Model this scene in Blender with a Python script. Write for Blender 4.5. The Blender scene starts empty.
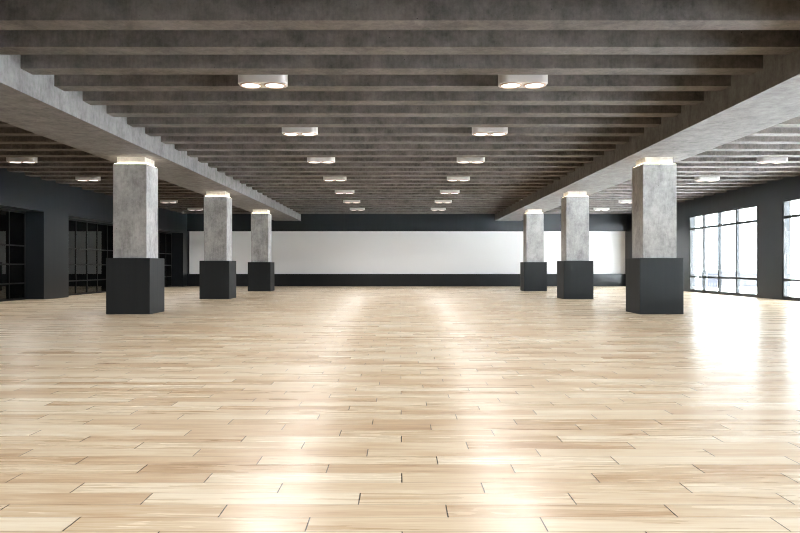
import bpy, bmesh, math, random
from mathutils import Vector, Matrix

random.seed(4)
scene = bpy.context.scene
C = scene.collection

# ------------------------------------------------------------------ measures (metres, camera at the origin looking along +Y)
EYE = 1.2
XL, XR = -12.95, 13.80            # side walls
YB, YF = 42.6, -6.0               # far wall, wall behind the camera
ZB = EYE + 3.148                  # underside of the ceiling beams
ZS = ZB + 0.42                    # underside of the slab
ZG = EYE + 2.78                   # underside of the girders
GIRDERS = ((-7.63, -6.03), (5.77, 7.37))
COL_X = (-6.83, 6.57)
COL_Y = (18.12, 26.30, 34.48)
BAY = 8.16

# ------------------------------------------------------------------ helpers
def box(bm, x0, x1, y0, y1, z0, z1):
    r = bmesh.ops.create_cube(bm, size=1.0)
    for v in r['verts']:
        v.co = Vector(((x0 + x1) / 2 + v.co.x * (x1 - x0),
                       (y0 + y1) / 2 + v.co.y * (y1 - y0),
                       (z0 + z1) / 2 + v.co.z * (z1 - z0)))
    return r['verts']

def bevel_all(bm, w, seg=2):
    bmesh.ops.bevel(bm, geom=list(bm.edges), offset=w, segments=seg, profile=0.7, affect='EDGES')

def stadium(bm, hx, hy, z0, z1, r, seg=10, rnd=0.0):
    """upright prism with rounded plan corners"""
    pts = []
    for cx, cy, a0 in ((hx - r, hy - r, 0), (-hx + r, hy - r, 90), (-hx + r, -hy + r, 180), (hx - r, -hy + r, 270)):
        for k in range(seg + 1):
            a = math.radians(a0 + 90 * k / seg)
            pts.append((cx + r * math.cos(a), cy + r * math.sin(a)))
    levels = [(z0, rnd), (z0 + rnd, 0.0), (z1, 0.0)] if rnd else [(z0, 0), (z1, 0)]
    rings = []
    for z, inset in levels:
        f = lambda p: (p[0] * (1 - inset / hx), p[1] * (1 - inset / hy))
        rings.append([bm.verts.new((*f(p), z)) for p in pts])
    n = len(pts)
    for a, b in zip(rings, rings[1:]):
        for i in range(n):
            bm.faces.new((a[i], a[(i + 1) % n], b[(i + 1) % n], b[i]))
    bm.faces.new(list(reversed(rings[0])))
    bm.faces.new(rings[-1])

def ring_solid(bm, cx, cy, profile, seg=32):
    """closed profile of (radius, z) turned about a vertical axis"""
    rows = []
    for k in range(seg):
        a = 2 * math.pi * k / seg
        rows.append([bm.verts.new((cx + r * math.cos(a), cy + r * math.sin(a), z)) for r, z in profile])
    n = len(profile)
    for k in range(seg):
        A, B = rows[k], rows[(k + 1) % seg]
        for i in range(n):
            bm.faces.new((A[i], B[i], B[(i + 1) % n], A[(i + 1) % n]))

def link(name, bm, mat, parent=None, smooth=False):
    bmesh.ops.recalc_face_normals(bm, faces=bm.faces)
    me = bpy.data.meshes.new(name)
    bm.to_mesh(me); bm.free()
    if smooth:
        for p in me.polygons: p.use_smooth = True
    me.materials.append(mat)
    o = bpy.data.objects.new(name, me)
    C.objects.link(o)
    o.parent = parent
    return o

def tag(o, label, cat, group=None):
    o['label'] = label; o['category'] = cat
    if group: o['group'] = group
    return o

def struct(o):
    o['kind'] = 'structure'
    return o

def empty(name, loc):
    o = bpy.data.objects.new(name, None)
    o.location = loc
    o.empty_display_size = 0.2
    C.objects.link(o)
    return o

def copy_tree(o, parent=None):
    c = o.copy(); C.objects.link(c); c.parent = parent
    for ch in o.children:
        copy_tree(ch, c)
    return c

# ------------------------------------------------------------------ materials
class N:
    def __init__(self, name):
        self.m = bpy.data.materials.new(name); self.m.use_nodes = True
        self.t = self.m.node_tree
        self.b = self.t.nodes['Principled BSDF']
        self.out = self.t.nodes['Material Output']
    def n(self, kind, **kw):
        x = self.t.nodes.new(kind)
        for k, v in kw.items(): setattr(x, k, v)
        return x
    def l(self, a, b): self.t.links.new(a, b)
    def math(self, op, a, b=None, c=None):
        x = self.n('ShaderNodeMath', operation=op)
        for i, v in enumerate((a, b, c)):
            if v is None: continue
            if isinstance(v, (int, float)): x.inputs[i].default_value = v
            else: self.l(v, x.inputs[i])
        return x.outputs[0]
    def pos(self):
        return self.n('ShaderNodeNewGeometry').outputs['Position']
    def scaled(self, v, s, off=(0, 0, 0)):
        x = self.n('ShaderNodeMapping')
        x.inputs['Scale'].default_value = s
        x.inputs['Location'].default_value = off
        self.l(v, x.inputs['Vector'])
        return x.outputs[0]
    def noise(self, v, scale=1.0, detail=3.0, rough=0.55, dist=0.0):
        x = self.n('ShaderNodeTexNoise')
        x.inputs['Scale'].default_value = scale
        x.inputs['Detail'].default_value = detail
        x.inputs['Roughness'].default_value = rough
        x.inputs['Distortion'].default_value = dist
        self.l(v, x.inputs['Vector'])
        return x.outputs['Fac']
    def ramp(self, f, stops):
        x = self.n('ShaderNodeValToRGB')
        while len(x.color_ramp.elements) < len(stops): x.color_ramp.elements.new(0.5)
        for e, (p, c) in zip(x.color_ramp.elements, stops):
            e.position = p; e.color = (*c, 1) if len(c) == 3 else c
        self.l(f, x.inputs['Fac'])
        return x.outputs['Color']
    def mix(self, f, a, b, blend='MIX'):
        x = self.n('ShaderNodeMix', data_type='RGBA', blend_type=blend)
        for s, v in ((0, f), (6, a), (7, b)):
            if isinstance(v, (int, float)): x.inputs[s].default_value = v
            elif isinstance(v, tuple): x.inputs[s].default_value = (*v, 1)
            else: self.l(v, x.inputs[s])
        return x.outputs[2]
    def bump(self, h, strength=0.2, dist=0.01):
        x = self.n('ShaderNodeBump')
        x.inputs['Strength'].default_value = strength
        x.inputs['Distance'].default_value = dist
        self.l(h, x.inputs['Height']); self.l(x.outputs[0], self.b.inputs['Normal'])

def g(v): return (v, v, v)

def concrete(name, dark, light, warm=0.0, streak=(2.2, 2.2, 0.5), rough=0.75, board=False):
    N_ = N(name)
    p = N_.pos()
    a = N_.noise(N_.scaled(p, streak), 1.6, 5, 0.62, 0.4)
    b = N_.noise(p, 9.0, 7, 0.75)
    c = N_.noise(N_.scaled(p, (26, 26, 3.5)), 1.0, 3, 0.6)
    f = N_.math('ADD', N_.math('MULTIPLY', a, 0.48), N_.math('MULTIPLY', b, 0.38))
    f = N_.math('ADD', f, N_.math('MULTIPLY', c, 0.14))
    col = N_.ramp(f, [(0.38, dark), (0.60, light)])
    # small pits
    v = N_.n('ShaderNodeTexVoronoi'); v.inputs['Scale'].default_value = 7.0
    N_.l(p, v.inputs['Vector'])
    pit = N_.math('LESS_THAN', v.outputs['Distance'], 0.055)
    pit = N_.math('MULTIPLY', pit, N_.math('GREATER_THAN', b, 0.5))
    col = N_.mix(pit, col, tuple(x * 0.45 for x in dark))
    N_.l(col, N_.b.inputs['Base Color'])
    N_.b.inputs['Roughness'].default_value = rough
    N_.b.inputs['Specular IOR Level'].default_value = 0.3
    h = N_.math('SUBTRACT', f, N_.math('MULTIPLY', pit, 0.6))
    N_.bump(h, 0.35, 0.02)
    return N_.m

M_COLUMN = concrete('column_concrete', (0.24, 0.24, 0.24), (0.49, 0.49, 0.49), streak=(1.6, 1.6, 0.9))
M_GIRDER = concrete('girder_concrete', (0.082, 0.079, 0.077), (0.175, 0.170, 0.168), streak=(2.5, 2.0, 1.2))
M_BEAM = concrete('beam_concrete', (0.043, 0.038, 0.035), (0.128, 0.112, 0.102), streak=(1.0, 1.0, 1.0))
M_CAP = concrete('capital_concrete', (0.40, 0.38, 0.35), (0.60, 0.58, 0.55))

def paint(name, col, rough=0.45, streaky=True, spec=0.5):
    N_ = N(name)
    p = N_.pos()
    s = N_.noise(N_.scaled(p, (7, 7, 0.12)), 1.0, 4, 0.6)
    c = N_.ramp(s, [(0.3, tuple(x * 0.86 for x in col)), (0.7, tuple(x * 1.14 for x in col))])
    N_.l(c, N_.b.inputs['Base Color'])
    r = N_.math('ADD', rough - 0.09, N_.math('MULTIPLY', s, 0.18))
    N_.l(r, N_.b.inputs['Roughness'])
    N_.b.inputs['Specular IOR Level'].default_value = spec
    if streaky: N_.bump(s, 0.05, 0.0015)
    return N_.m

M_SLATE = paint('slate_paint', (0.0075, 0.0098, 0.0125), 0.32, False, 0.42)
M_PLINTH = paint('plinth_cladding', (0.013, 0.016, 0.0185), 0.55, False, 0.25)
M_BLACK = paint('black_metal', (0.004, 0.0045, 0.005), 0.5, False, 0.2)
M_FRAME = paint('window_frame_metal', (0.008, 0.010, 0.012), 0.5, False)
N_ = N('white_panel_paint'); N_.b.inputs['Base Color'].default_value = (0.86, 0.86, 0.87, 1); N_.b.inputs['Roughness'].default_value = 0.6
M_WHITE = N_.m
M_DARKROOM = paint('corridor_paint', (0.03, 0.034, 0.036), 0.6, False)

N_ = N('lamp_enamel'); N_.b.inputs['Base Color'].default_value = (0.50, 0.48, 0.48, 1); N_.b.inputs['Roughness'].default_value = 0.38
M_LAMP = N_.m
N_ = N('bronze_rim'); N_.b.inputs['Base Color'].default_value = (0.42, 0.31, 0.24, 1); N_.b.inputs['Roughness'].default_value = 0.4
N_.b.inputs['Metallic'].default_value = 0.3
M_RIM = N_.m

def emit(name, col, s):
    N_ = N(name)
    N_.b.inputs['Base Color'].default_value = (*col, 1)
    N_.b.inputs['Emission Color'].default_value = (*col, 1)
    N_.b.inputs['Emission Strength'].default_value = s
    return N_.m
M_LENS = emit('lamp_lens', (1.0, 0.97, 0.93), 1.3)
M_LED = emit('led_strip', (1.0, 0.86, 0.66), 11.0)

def glass(name, tint, tr=1.0):
    N_ = N(name)
    N_.t.nodes.remove(N_.b)
    t = N_.n('ShaderNodeBsdfTransparent'); t.inputs[0].default_value = (*tint, 1)
    gl = N_.n('ShaderNodeBsdfGlossy'); gl.inputs['Roughness'].default_value = 0.02
    fr = N_.n('ShaderNodeFresnel'); fr.inputs['IOR'].default_value = 1.5
    bf = N_.n('ShaderNodeNewGeometry').outputs['Backfacing']      # both faces of the pane reflect alike
    N_.l(N_.math('SUBTRACT', 1.5, N_.math('MULTIPLY', bf, 1.5 - 1 / 1.5)), fr.inputs['IOR'])
    mx = N_.n('ShaderNodeMixShader')
    N_.l(fr.outputs[0], mx.inputs[0]); N_.l(t.outputs[0], mx.inputs[1]); N_.l(gl.outputs[0], mx.inputs[2])
    N_.l(mx.outputs[0], N_.out.inputs['Surface'])
    return N_.m
M_GLASS = glass('clear_window_glass', (0.95, 0.98, 0.98))
M_SMOKE = glass('smoked_glass', (0.22, 0.25, 0.25))

def wood_floor():
    N_ = N('oak_plank_floor')
    W, L = 0.179, 1.1
    p = N_.pos()
    s = N_.n('ShaderNodeSeparateXYZ'); N_.l(p, s.inputs[0])
    x, y = s.outputs['X'], s.outputs['Y']
    v = N_.math('DIVIDE', N_.math('SUBTRACT', y, 3.170), W)
    row = N_.math('FLOOR', v)
    fv = N_.math('SUBTRACT', v, row)
    off = N_.math('MULTIPLY', row, 0.40)
    u = N_.math('ADD', N_.math('DIVIDE', N_.math('SUBTRACT', x, 0.67), L), off)
    cell = N_.math('FLOOR', u)
    fu = N_.math('SUBTRACT', u, cell)
    cmb = N_.n('ShaderNodeCombineXYZ'); N_.l(cell, cmb.inputs[0]); N_.l(row, cmb.inputs[1])
    wn = N_.n('ShaderNodeTexWhiteNoise', noise_dimensions='2D'); N_.l(cmb.outputs[0], wn.inputs['Vector'])
    rnd = wn.outputs['Value']
    sc = N_.n('ShaderNodeSeparateColor'); N_.l(wn.outputs['Color'], sc.inputs[0])
    rnd2 = sc.outputs[1]
    # grain, shifted per plank
    gv = N_.n('ShaderNodeCombineXYZ')
    N_.l(N_.math('ADD', N_.math('MULTIPLY', x, 0.9), N_.math('MULTIPLY', rnd, 37.0)), gv.inputs[0])
    N_.l(N_.math('ADD', N_.math('MULTIPLY', y, 11.0), N_.math('MULTIPLY', rnd2, 53.0)), gv.inputs[1])
    N_.l(N_.math('MULTIPLY', rnd, 19.0), gv.inputs[2])
    broad = N_.noise(gv.outputs[0], 1.3, 3, 0.55, 1.2)
    fine_v = N_.scaled(gv.outputs[0], (2.4, 9.0, 1))
    fine = N_.noise(fine_v, 1.6, 4, 0.65, 0.3)
    tone = N_.math('ADD', N_.math('MULTIPLY', N_.math('SUBTRACT', rnd, 0.5), 0.42), N_.math('MULTIPLY', N_.math('SUBTRACT', broad, 0.5), 0.85))
    tone = N_.math('ADD', tone, N_.math('MULTIPLY', N_.math('SUBTRACT', fine, 0.5), 0.75))
    tone = N_.math('ADD', tone, 0.565)
    col = N_.ramp(tone, [(0.05, (0.33, 0.20, 0.115)), (0.35, (0.54, 0.395, 0.250)), (0.60, (0.68, 0.565, 0.405)), (0.90, (0.80, 0.725, 0.58))])
    # seams
    dv = N_.math('MINIMUM', fv, N_.math('SUBTRACT', 1.0, fv))
    du = N_.math('MINIMUM', fu, N_.math('SUBTRACT', 1.0, fu))
    sv = N_.math('LESS_THAN', N_.math('MULTIPLY', dv, W), 0.0016)
    su = N_.math('LESS_THAN', N_.math('MULTIPLY', du, L), 0.0034)
    col = N_.mix(N_.math('MULTIPLY', sv, 0.72), col, (0.16, 0.085, 0.045))
    col = N_.mix(N_.math('MULTIPLY', su, 0.93), col, (0.03, 0.02, 0.015))
    N_.l(col, N_.b.inputs['Base Color'])
    r = N_.math('ADD', 0.21, N_.math('MULTIPLY', broad, 0.10))
    r = N_.math('ADD', r, N_.math('MULTIPLY', rnd2, 0.05))
    N_.l(r, N_.b.inputs['Roughness'])
    N_.b.inputs['Specular IOR Level'].default_value = 0.31
    seam = N_.math('MAXIMUM', sv, su)
    h = N_.math('SUBTRACT', N_.math('MULTIPLY', fine, 0.10), seam)
    h = N_.math('ADD', h, N_.math('MULTIPLY', rnd, 0.15))
    N_.bump(h, 0.08, 0.003)
    return N_.m
M_FLOOR = wood_floor()

# ------------------------------------------------------------------ setting
bm = bmesh.new(); box(bm, -16.2, XR + 0.3, YF - 0.2, YB + 0.6, -0.2, 0.0)
struct(link('floor', bm, M_FLOOR))
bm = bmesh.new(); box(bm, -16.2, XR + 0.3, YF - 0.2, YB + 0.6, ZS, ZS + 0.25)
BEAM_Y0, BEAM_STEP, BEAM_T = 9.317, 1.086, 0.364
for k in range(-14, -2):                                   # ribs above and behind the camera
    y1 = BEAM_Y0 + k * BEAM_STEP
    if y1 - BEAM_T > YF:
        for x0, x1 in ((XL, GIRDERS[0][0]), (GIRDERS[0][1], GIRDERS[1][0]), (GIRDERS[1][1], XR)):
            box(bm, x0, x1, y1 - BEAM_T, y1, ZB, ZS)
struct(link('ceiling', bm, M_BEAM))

# far wall: dark header and base around a recessed white field
WX0, WX1, WZ0, WZ1 = XL + 0.04, XR - 0.02, 0.745, 3.35
bm = bmesh.new()
box(bm, XL, XR, YB, YB + 0.4, WZ1, ZS)
box(bm, XL, XR, YB, YB + 0.4, 0.0, WZ0)
box(bm, XL - 3.2, XR + 0.3, YB + 0.4, YB + 0.6, 0, ZS)
struct(link('wall_back', bm, M_SLATE))
bm = bmesh.new(); box(bm, XL + 0.06, XR - 0.02, YB + 0.22, YB + 0.30, WZ0, WZ1)
tag(link('wall_panel', bm, M_WHITE), 'long blank white panel set into the dark far wall', 'wall panel')
bm = bmesh.new(); box(bm, -16.2, XR + 0.3, YF - 0.2, YF, 0, ZS)
struct(link('wall_front', bm, paint('rear_wall_paint', (0.45, 0.45, 0.45), 0.6, False)))

# left wall: piers and header, deep openings with smoked glazing
bm = bmesh.new()
box(bm, -13.75, XL, YF, YB + 0.4, 3.2, ZS)
piers = []
P0, P1 = 25.46, 27.35
for n in range(-4, 3):
    a, b = P0 + n * BAY, min(P1 + n * BAY, YB + 0.4)
    a = max(a, YF)
    if b > a:
        box(bm, -13.75, XL, a, b, 0, 3.2); piers.append((a, b))
struct(link('wall_left', bm, M_SLATE))
bm = bmesh.new(); box(bm, -16.2, -16.0, YF, YB + 0.4, 0, ZS)
struct(link('wall_corridor', bm, M_DARKROOM))

bays = [(piers[i][1], piers[i + 1][0]) for i in range(len(piers) - 1)]
wn = 0
for a, b in reversed(bays):
    if b < 1: continue
    wn += 1
    w = struct(empty('window_%d' % wn, (-13.65, (a + b) / 2, 0)))
    h = (b - a) / 2
    bm = bmesh.new()
    box(bm, -0.035, 0.035, -h, -h + 0.07, 0, 3.2); box(bm, -0.035, 0.035, h - 0.07, h, 0, 3.2)
    box(bm, -0.035, 0.035, -h, h, 3.12, 3.2); box(bm, -0.035, 0.035, -h, h, 0, 0.07)
    link('window_frame', bm, M_BLACK, w)
    for i in range(1, 6):
        bm = bmesh.new(); y = -h + 2 * h * i / 6
        t = 0.035 if i == 3 else 0.02
        box(bm, -0.03, 0.03, y - t, y + t, 0.07, 3.12); link('mullion', bm, M_BLACK, w)
    for z in (0.6, 1.28, 1.95):
        bm = bmesh.new(); box(bm, -0.028, 0.028, -h + 0.07, h - 0.07, z - 0.025, z + 0.025); link('transom', bm, M_BLACK, w)
    bm = bmesh.new(); box(bm, -0.006, 0.006, -h + 0.05, h - 0.05, 0.05, 3.15); link('glass_pane', bm, M_SMOKE, w)

# right wall with tall windows
bm = bmesh.new()
WT, WS = 3.59, 0.075
box(bm, XR, XR + 0.3, YF, YB + 0.4, WT, ZS)
box(bm, XR, XR + 0.3, YF, YB + 0.4, 0, WS)
WIN = [(27.05 + n * 8.15, 33.41 + n * 8.15) for n in range(-4, 2)]
edges = [YF] + [e for w in WIN for e in w] + [YB + 0.4]
for i in range(0, len(edges), 2):
    if edges[i + 1] > edges[i]: box(bm, XR, XR + 0.3, edges[i], edges[i + 1], WS, WT)
struct(link('wall_right', bm, M_SLATE))
for a, b in reversed(WIN):
    wn += 1
    w = struct(empty('window_%d' % wn, (XR + 0.075, (a + b) / 2, WS)))
    h = (b - a) / 2; H = WT - WS; e = 0.06
    bm = bmesh.new()
    box(bm, -e, e, -h, -h + 0.06, 0, H); box(bm, -e, e, h - 0.06, h, 0, H)
    box(bm, -e, e, -h, h, H - 0.06, H); box(bm, -e, e, -h, h, 0, 0.05)
    link('window_frame', bm, M_FRAME, w)
    for i in (1, 2, 3):
        bm = bmesh.new(); y = -h + 2 * h * i / 4 + 0.12
        box(bm, -0.06, 0.06, y - 0.055, y + 0.055, 0.05, H - 0.06); link('mullion', bm, M_FRAME, w)
    for z in (0.717 - WS, 2.97 - WS):
        bm = bmesh.new(); box(bm, -0.05, 0.05, -h + 0.06, h - 0.06, z - 0.045, z + 0.045); link('transom', bm, M_FRAME, w)
    bm = bmesh.new(); box(bm, -0.005, 0.005, -h + 0.03, h - 0.03, 0.03, H - 0.03); link('glass_pane', bm, M_GLASS, w)
    L = bpy.data.lights.new('daylight_portal', 'AREA'); L.shape = 'RECTANGLE'; L.size = H; L.size_y = b - a
    L.cycles.is_portal = True
    lo = bpy.data.objects.new('daylight_portal', L); C.objects.link(lo)
    lo.location = (XR + 0.32, (a + b) / 2, WS + H / 2); lo.rotation_euler = (0, math.radians(90), 0)

# ------------------------------------------------------------------ ceiling beams (each casts across the whole room)
ORD = ['first', 'second', 'third', 'fourth', 'fifth', 'sixth', 'seventh']
def beam_label(k):
    if k <= 2:
        return {2: 'concrete ceiling beam touching the camera side of the nearest lamp row',
                1: 'concrete ceiling beam second on the camera side of the nearest lamp row',
                0: 'concrete ceiling beam third on the camera side of the nearest lamps, topmost full stripe',
                -1: 'concrete ceiling beam just above the top edge of the view',
                -2: 'concrete ceiling beam overhead, two before the topmost stripe in view'}[k]
    r, q = divmod(k - 3, 4)
    if r >= 6:
        return 'concrete ceiling beam ' + {0: 'touching the far side of the seventh and last lamp row',
                1: 'second beyond the last lamp row', 2: 'third beyond the last lamp row',
                3: 'nearest the dark far wall, fourth beyond the last lamp row'}[q]
    return 'concrete ceiling beam ' + ['touching the far side of the %s lamp row' % ORD[r],
            'second beyond the %s lamp row' % ORD[r],
            'second before the %s lamp row' % ORD[r + 1],
            'touching the camera side of the %s lamp row' % ORD[r + 1]][q]
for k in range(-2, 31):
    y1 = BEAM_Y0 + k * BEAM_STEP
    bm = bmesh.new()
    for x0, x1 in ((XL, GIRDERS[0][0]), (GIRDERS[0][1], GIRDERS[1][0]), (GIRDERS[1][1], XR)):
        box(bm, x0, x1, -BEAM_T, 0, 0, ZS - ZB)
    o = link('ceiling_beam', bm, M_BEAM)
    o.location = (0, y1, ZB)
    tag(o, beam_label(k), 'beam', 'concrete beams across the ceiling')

# ------------------------------------------------------------------ girders
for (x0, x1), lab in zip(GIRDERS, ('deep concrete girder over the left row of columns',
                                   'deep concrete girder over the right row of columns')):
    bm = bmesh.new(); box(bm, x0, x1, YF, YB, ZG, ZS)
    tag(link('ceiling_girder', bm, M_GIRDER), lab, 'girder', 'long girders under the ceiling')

# ------------------------------------------------------------------ columns
PW, PH, SW, ST, CW = 1.10, 1.413, 0.845, 3.80, 0.70
def make_column():
    r = empty('column', (0, 0, 0))
    bm = bmesh.new(); box(bm, -PW/2, PW/2, -PW/2, PW/2, 0, PH); bevel_all(bm, 0.006, 1)
    link('plinth', bm, M_PLINTH, r)
    bm = bmesh.new(); box(bm, -SW/2, SW/2, -SW/2, SW/2, PH, ST); bevel_all(bm, 0.008, 2)
    link('shaft', bm, M_COLUMN, r)
    bm = bmesh.new(); box(bm, -CW/2, CW/2, -CW/2, CW/2, ST, ZG)
    link('capital', bm, M_CAP, r)
    bm = bmesh.new(); a, b = CW/2 + 0.012, CW/2 + 0.045
    box(bm, -b, b, -b, -a, ST, ST + 0.012); box(bm, -b, b, a, b, ST, ST + 0.012)
    box(bm, -b, -a, -a, a, ST, ST + 0.012); box(bm, a, b, -a, a, ST, ST + 0.012)
    link('light_strip', bm, M_LED, r)
    return r
col0 = make_column(); first = True
for x, side in zip(COL_X, ('left', 'right')):
    for y, which in zip(COL_Y, ('nearest and widest', 'middle', 'farthest and thinnest')):
        c = col0 if first else copy_tree(col0)
        first = False
        c.location = (x, y, 0)
        tag(c, 'square concrete column on dark plinth, %s in the %s row' % (which, side), 'column', 'concrete columns on dark plinths')

# ------------------------------------------------------------------ ceiling lamps
LZ = EYE + 3.06
def make_lamp():
    r = empty('ceiling_lamp', (0, 0, 0))
    # origin on the slab; the housing hangs down between two beams
    d = ZS - LZ
    bm = bmesh.new(); stadium(bm, 0.405, 0.205, -d, 0.0, 0.14, 10, 0.006)
    link('housing', bm, M_LAMP, r)
    for s in (-1, 1):
        bm = bmesh.new()
        ring_solid(bm, s * 0.2, 0, [(0.150, -d + 0.004), (0.187, -d + 0.004), (0.187, -d - 0.012), (0.179, -d - 0.018), (0.158, -d - 0.014)])
        rim = link('rim', bm, M_RIM, r, smooth=False)
        bm = bmesh.new()
        bmesh.ops.create_cone(bm, cap_ends=True, segments=32, radius1=0.156, radius2=0.156, depth=0.010,
                              matrix=Matrix.Translation((s * 0.2, 0, -d - 0.0035)))
        link('lens', bm, M_LENS, rim)
    return r
lamp0 = make_lamp(); first = True
LY = [11.81 + 4.344 * i for i in range(7)]
# rows i < 0 hang over and behind the camera, outside the frame, and light the near floor
for X, word, vis, off in ((-2.31, 'left-hand row over the central aisle', range(7), range(-3, 0)),
                          (2.07, 'right-hand row over the central aisle', range(7), range(-3, 0)),
                          (-11.07, 'row beside the left wall', range(2, 7), range(-3, 2)),
                          (10.90, 'row beside the window wall', range(2, 7), range(-3, 2))):
    for i in list(vis) + list(off):
        o = lamp0 if first else copy_tree(lamp0)
        first = False
        y = 11.81 + 4.344 * i
        o.location = (X, y, ZS)
        if i in off:
            n = list(reversed(off)).index(i)
            lab = 'white ceiling lamp above the frame, %s before the %s' % (ORD[n], word)
        else:
            j = i - vis[0]
            place = 'nearest' if j == 0 else ('farthest' if i == vis[-1] else ORD[j] + ' from the camera')
            lab = 'white twin-lens ceiling lamp, %s in the %s' % (place, word)
        tag(o, lab, 'ceiling lamp', 'twin ceiling lamps')
        L = bpy.data.lights.new('lamp_light', 'SPOT')
        L.energy = 222 if i >= 0 else 205; L.spot_size = math.radians(160); L.spot_blend = 0.5; L.shadow_soft_size = 0.27
        L.color = (1.0, 0.97, 0.945)
        lo = bpy.data.objects.new('lamp_light', L); C.objects.link(lo)
        lo.location = (X, y, LZ - 0.30)

# ------------------------------------------------------------------ outside
N_ = N('pale_ground'); N_.l(N_.ramp(N_.noise(N_.pos(), 0.02, 4), [(0.3, g(0.82)), (0.7, g(0.90))]), N_.b.inputs['Base Color']); N_.b.inputs['Roughness'].default_value = 0.9
bm = bmesh.new(); box(bm, XR + 0.5, 1500, -900, 1500, -5.6, -5.0)
struct(link('ground', bm, N_.m))

def building(name, x0, x1, y0, y1, z1, col, label, gable=False, rows=2, ncol=6):
    r = empty(name, ((x0 + x1) / 2, (y0 + y1) / 2, -5.0))
    tag(r, label, 'building', 'buildings outside the windows')
    hx, hy, H = (x1 - x0) / 2, (y1 - y0) / 2, z1 + 5.0
    N_ = N(name + '_wall'); N_.b.inputs['Base Color'].default_value = (*col, 1); N_.b.inputs['Roughness'].default_value = 0.9
    bm = bmesh.new(); box(bm, -hx, hx, -hy, hy, 0, H); link('wall', bm, N_.m, r)
    N2 = N(name + '_roof'); N2.b.inputs['Base Color'].default_value = (*[c * 0.5 for c in col], 1); N2.b.inputs['Roughness'].default_value = 0.9
    bm = bmesh.new()
    if gable:
        v = [bm.verts.new(q) for q in ((-hx - .4, -hy - .4, H), (hx + .4, -hy - .4, H), (hx + .4, hy + .4, H), (-hx - .4, hy + .4, H), (-hx - .4, 0, H + 0.9), (hx + .4, 0, H + 0.9))]
        for f in ((0, 1, 5, 4), (2, 3, 4, 5), (0, 4, 3), (1, 2, 5), (3, 2, 1, 0)): bm.faces.new([v[i] for i in f])
    else:
        box(bm, -hx - .3, hx + .3, -hy - .3, hy + .3, H, H + 0.3)
    link('roof', bm, N2.m, r)
    N3 = N(name + '_glass'); N3.b.inputs['Base Color'].default_value = (*[c * 0.5 for c in col], 1); N3.b.inputs['Roughness'].default_value = 0.3
    for i in range(ncol):
        for j in range(rows):
            x = -hx + (i + 0.5) * 2 * hx / ncol; z = H * (j + 0.35) / rows
            bm = bmesh.new(); box(bm, x - hx / ncol * .5, x + hx / ncol * .5, -hy - 0.05, -hy + 0.05, z, z + H / rows * 0.4)
            link('building_window', bm, N3.m, r)
building('city_building', 88, 92, 200, 206, -0.75, (0.012, 0.0128, 0.0175), 'grey-lilac block building outside behind the window panes', rows=2, ncol=5)
building('city_building', 150, 176, 330, 350, -1.4, (0.020, 0.021, 0.025), 'long pale building outside on the skyline right of the block', gable=True, rows=2, ncol=9)
building('city_building', 104, 112, 215, 228, -2.9, (0.024, 0.024, 0.027), 'low pale house outside in the right-hand window pane', gable=True, rows=1, ncol=4)

# ------------------------------------------------------------------ light from the sky and an added sun
S = bpy.data.lights.new('bounce_sun', 'SUN'); S.energy = 175; S.angle = math.radians(3); S.color = (0.93, 0.95, 1.0)
so = bpy.data.objects.new('bounce_sun', S); C.objects.link(so)
so.rotation_euler = (0, math.radians(-35), 0)      # added high behind the left wall: ground bounce brightens the window-side ceiling
w = bpy.data.worlds.new('World'); scene.world = w; w.use_nodes = True
bg = w.node_tree.nodes['Background']
bg.inputs['Color'].default_value = (0.90, 0.95, 1.0, 1)
bg.inputs['Strength'].default_value = 8.0

# ------------------------------------------------------------------ camera
cam = bpy.data.cameras.new('camera'); cam.sensor_width = 36; cam.lens = 31.5; cam.clip_end = 3000
co = bpy.data.objects.new('camera', cam); C.objects.link(co)
co.location = (0, 0, EYE); co.rotation_euler = (math.radians(90), 0, 0)
scene.camera = co

vs = scene.view_settings
scene.display_settings.display_device = 'sRGB'
vs.view_transform = 'Standard'; vs.look = 'None'; vs.gamma = 1; vs.use_curve_mapping = False
vs.exposure = 0.5
cy = scene.cycles
cy.pixel_filter_type = 'BLACKMAN_HARRIS'; cy.filter_width = 1.0
cy.use_denoising = True; cy.denoiser = 'OPENIMAGEDENOISE'
cy.max_bounces = 12; cy.diffuse_bounces = 8; cy.glossy_bounces = 6; cy.transparent_max_bounces = 12
cy.sample_clamp_indirect = 20
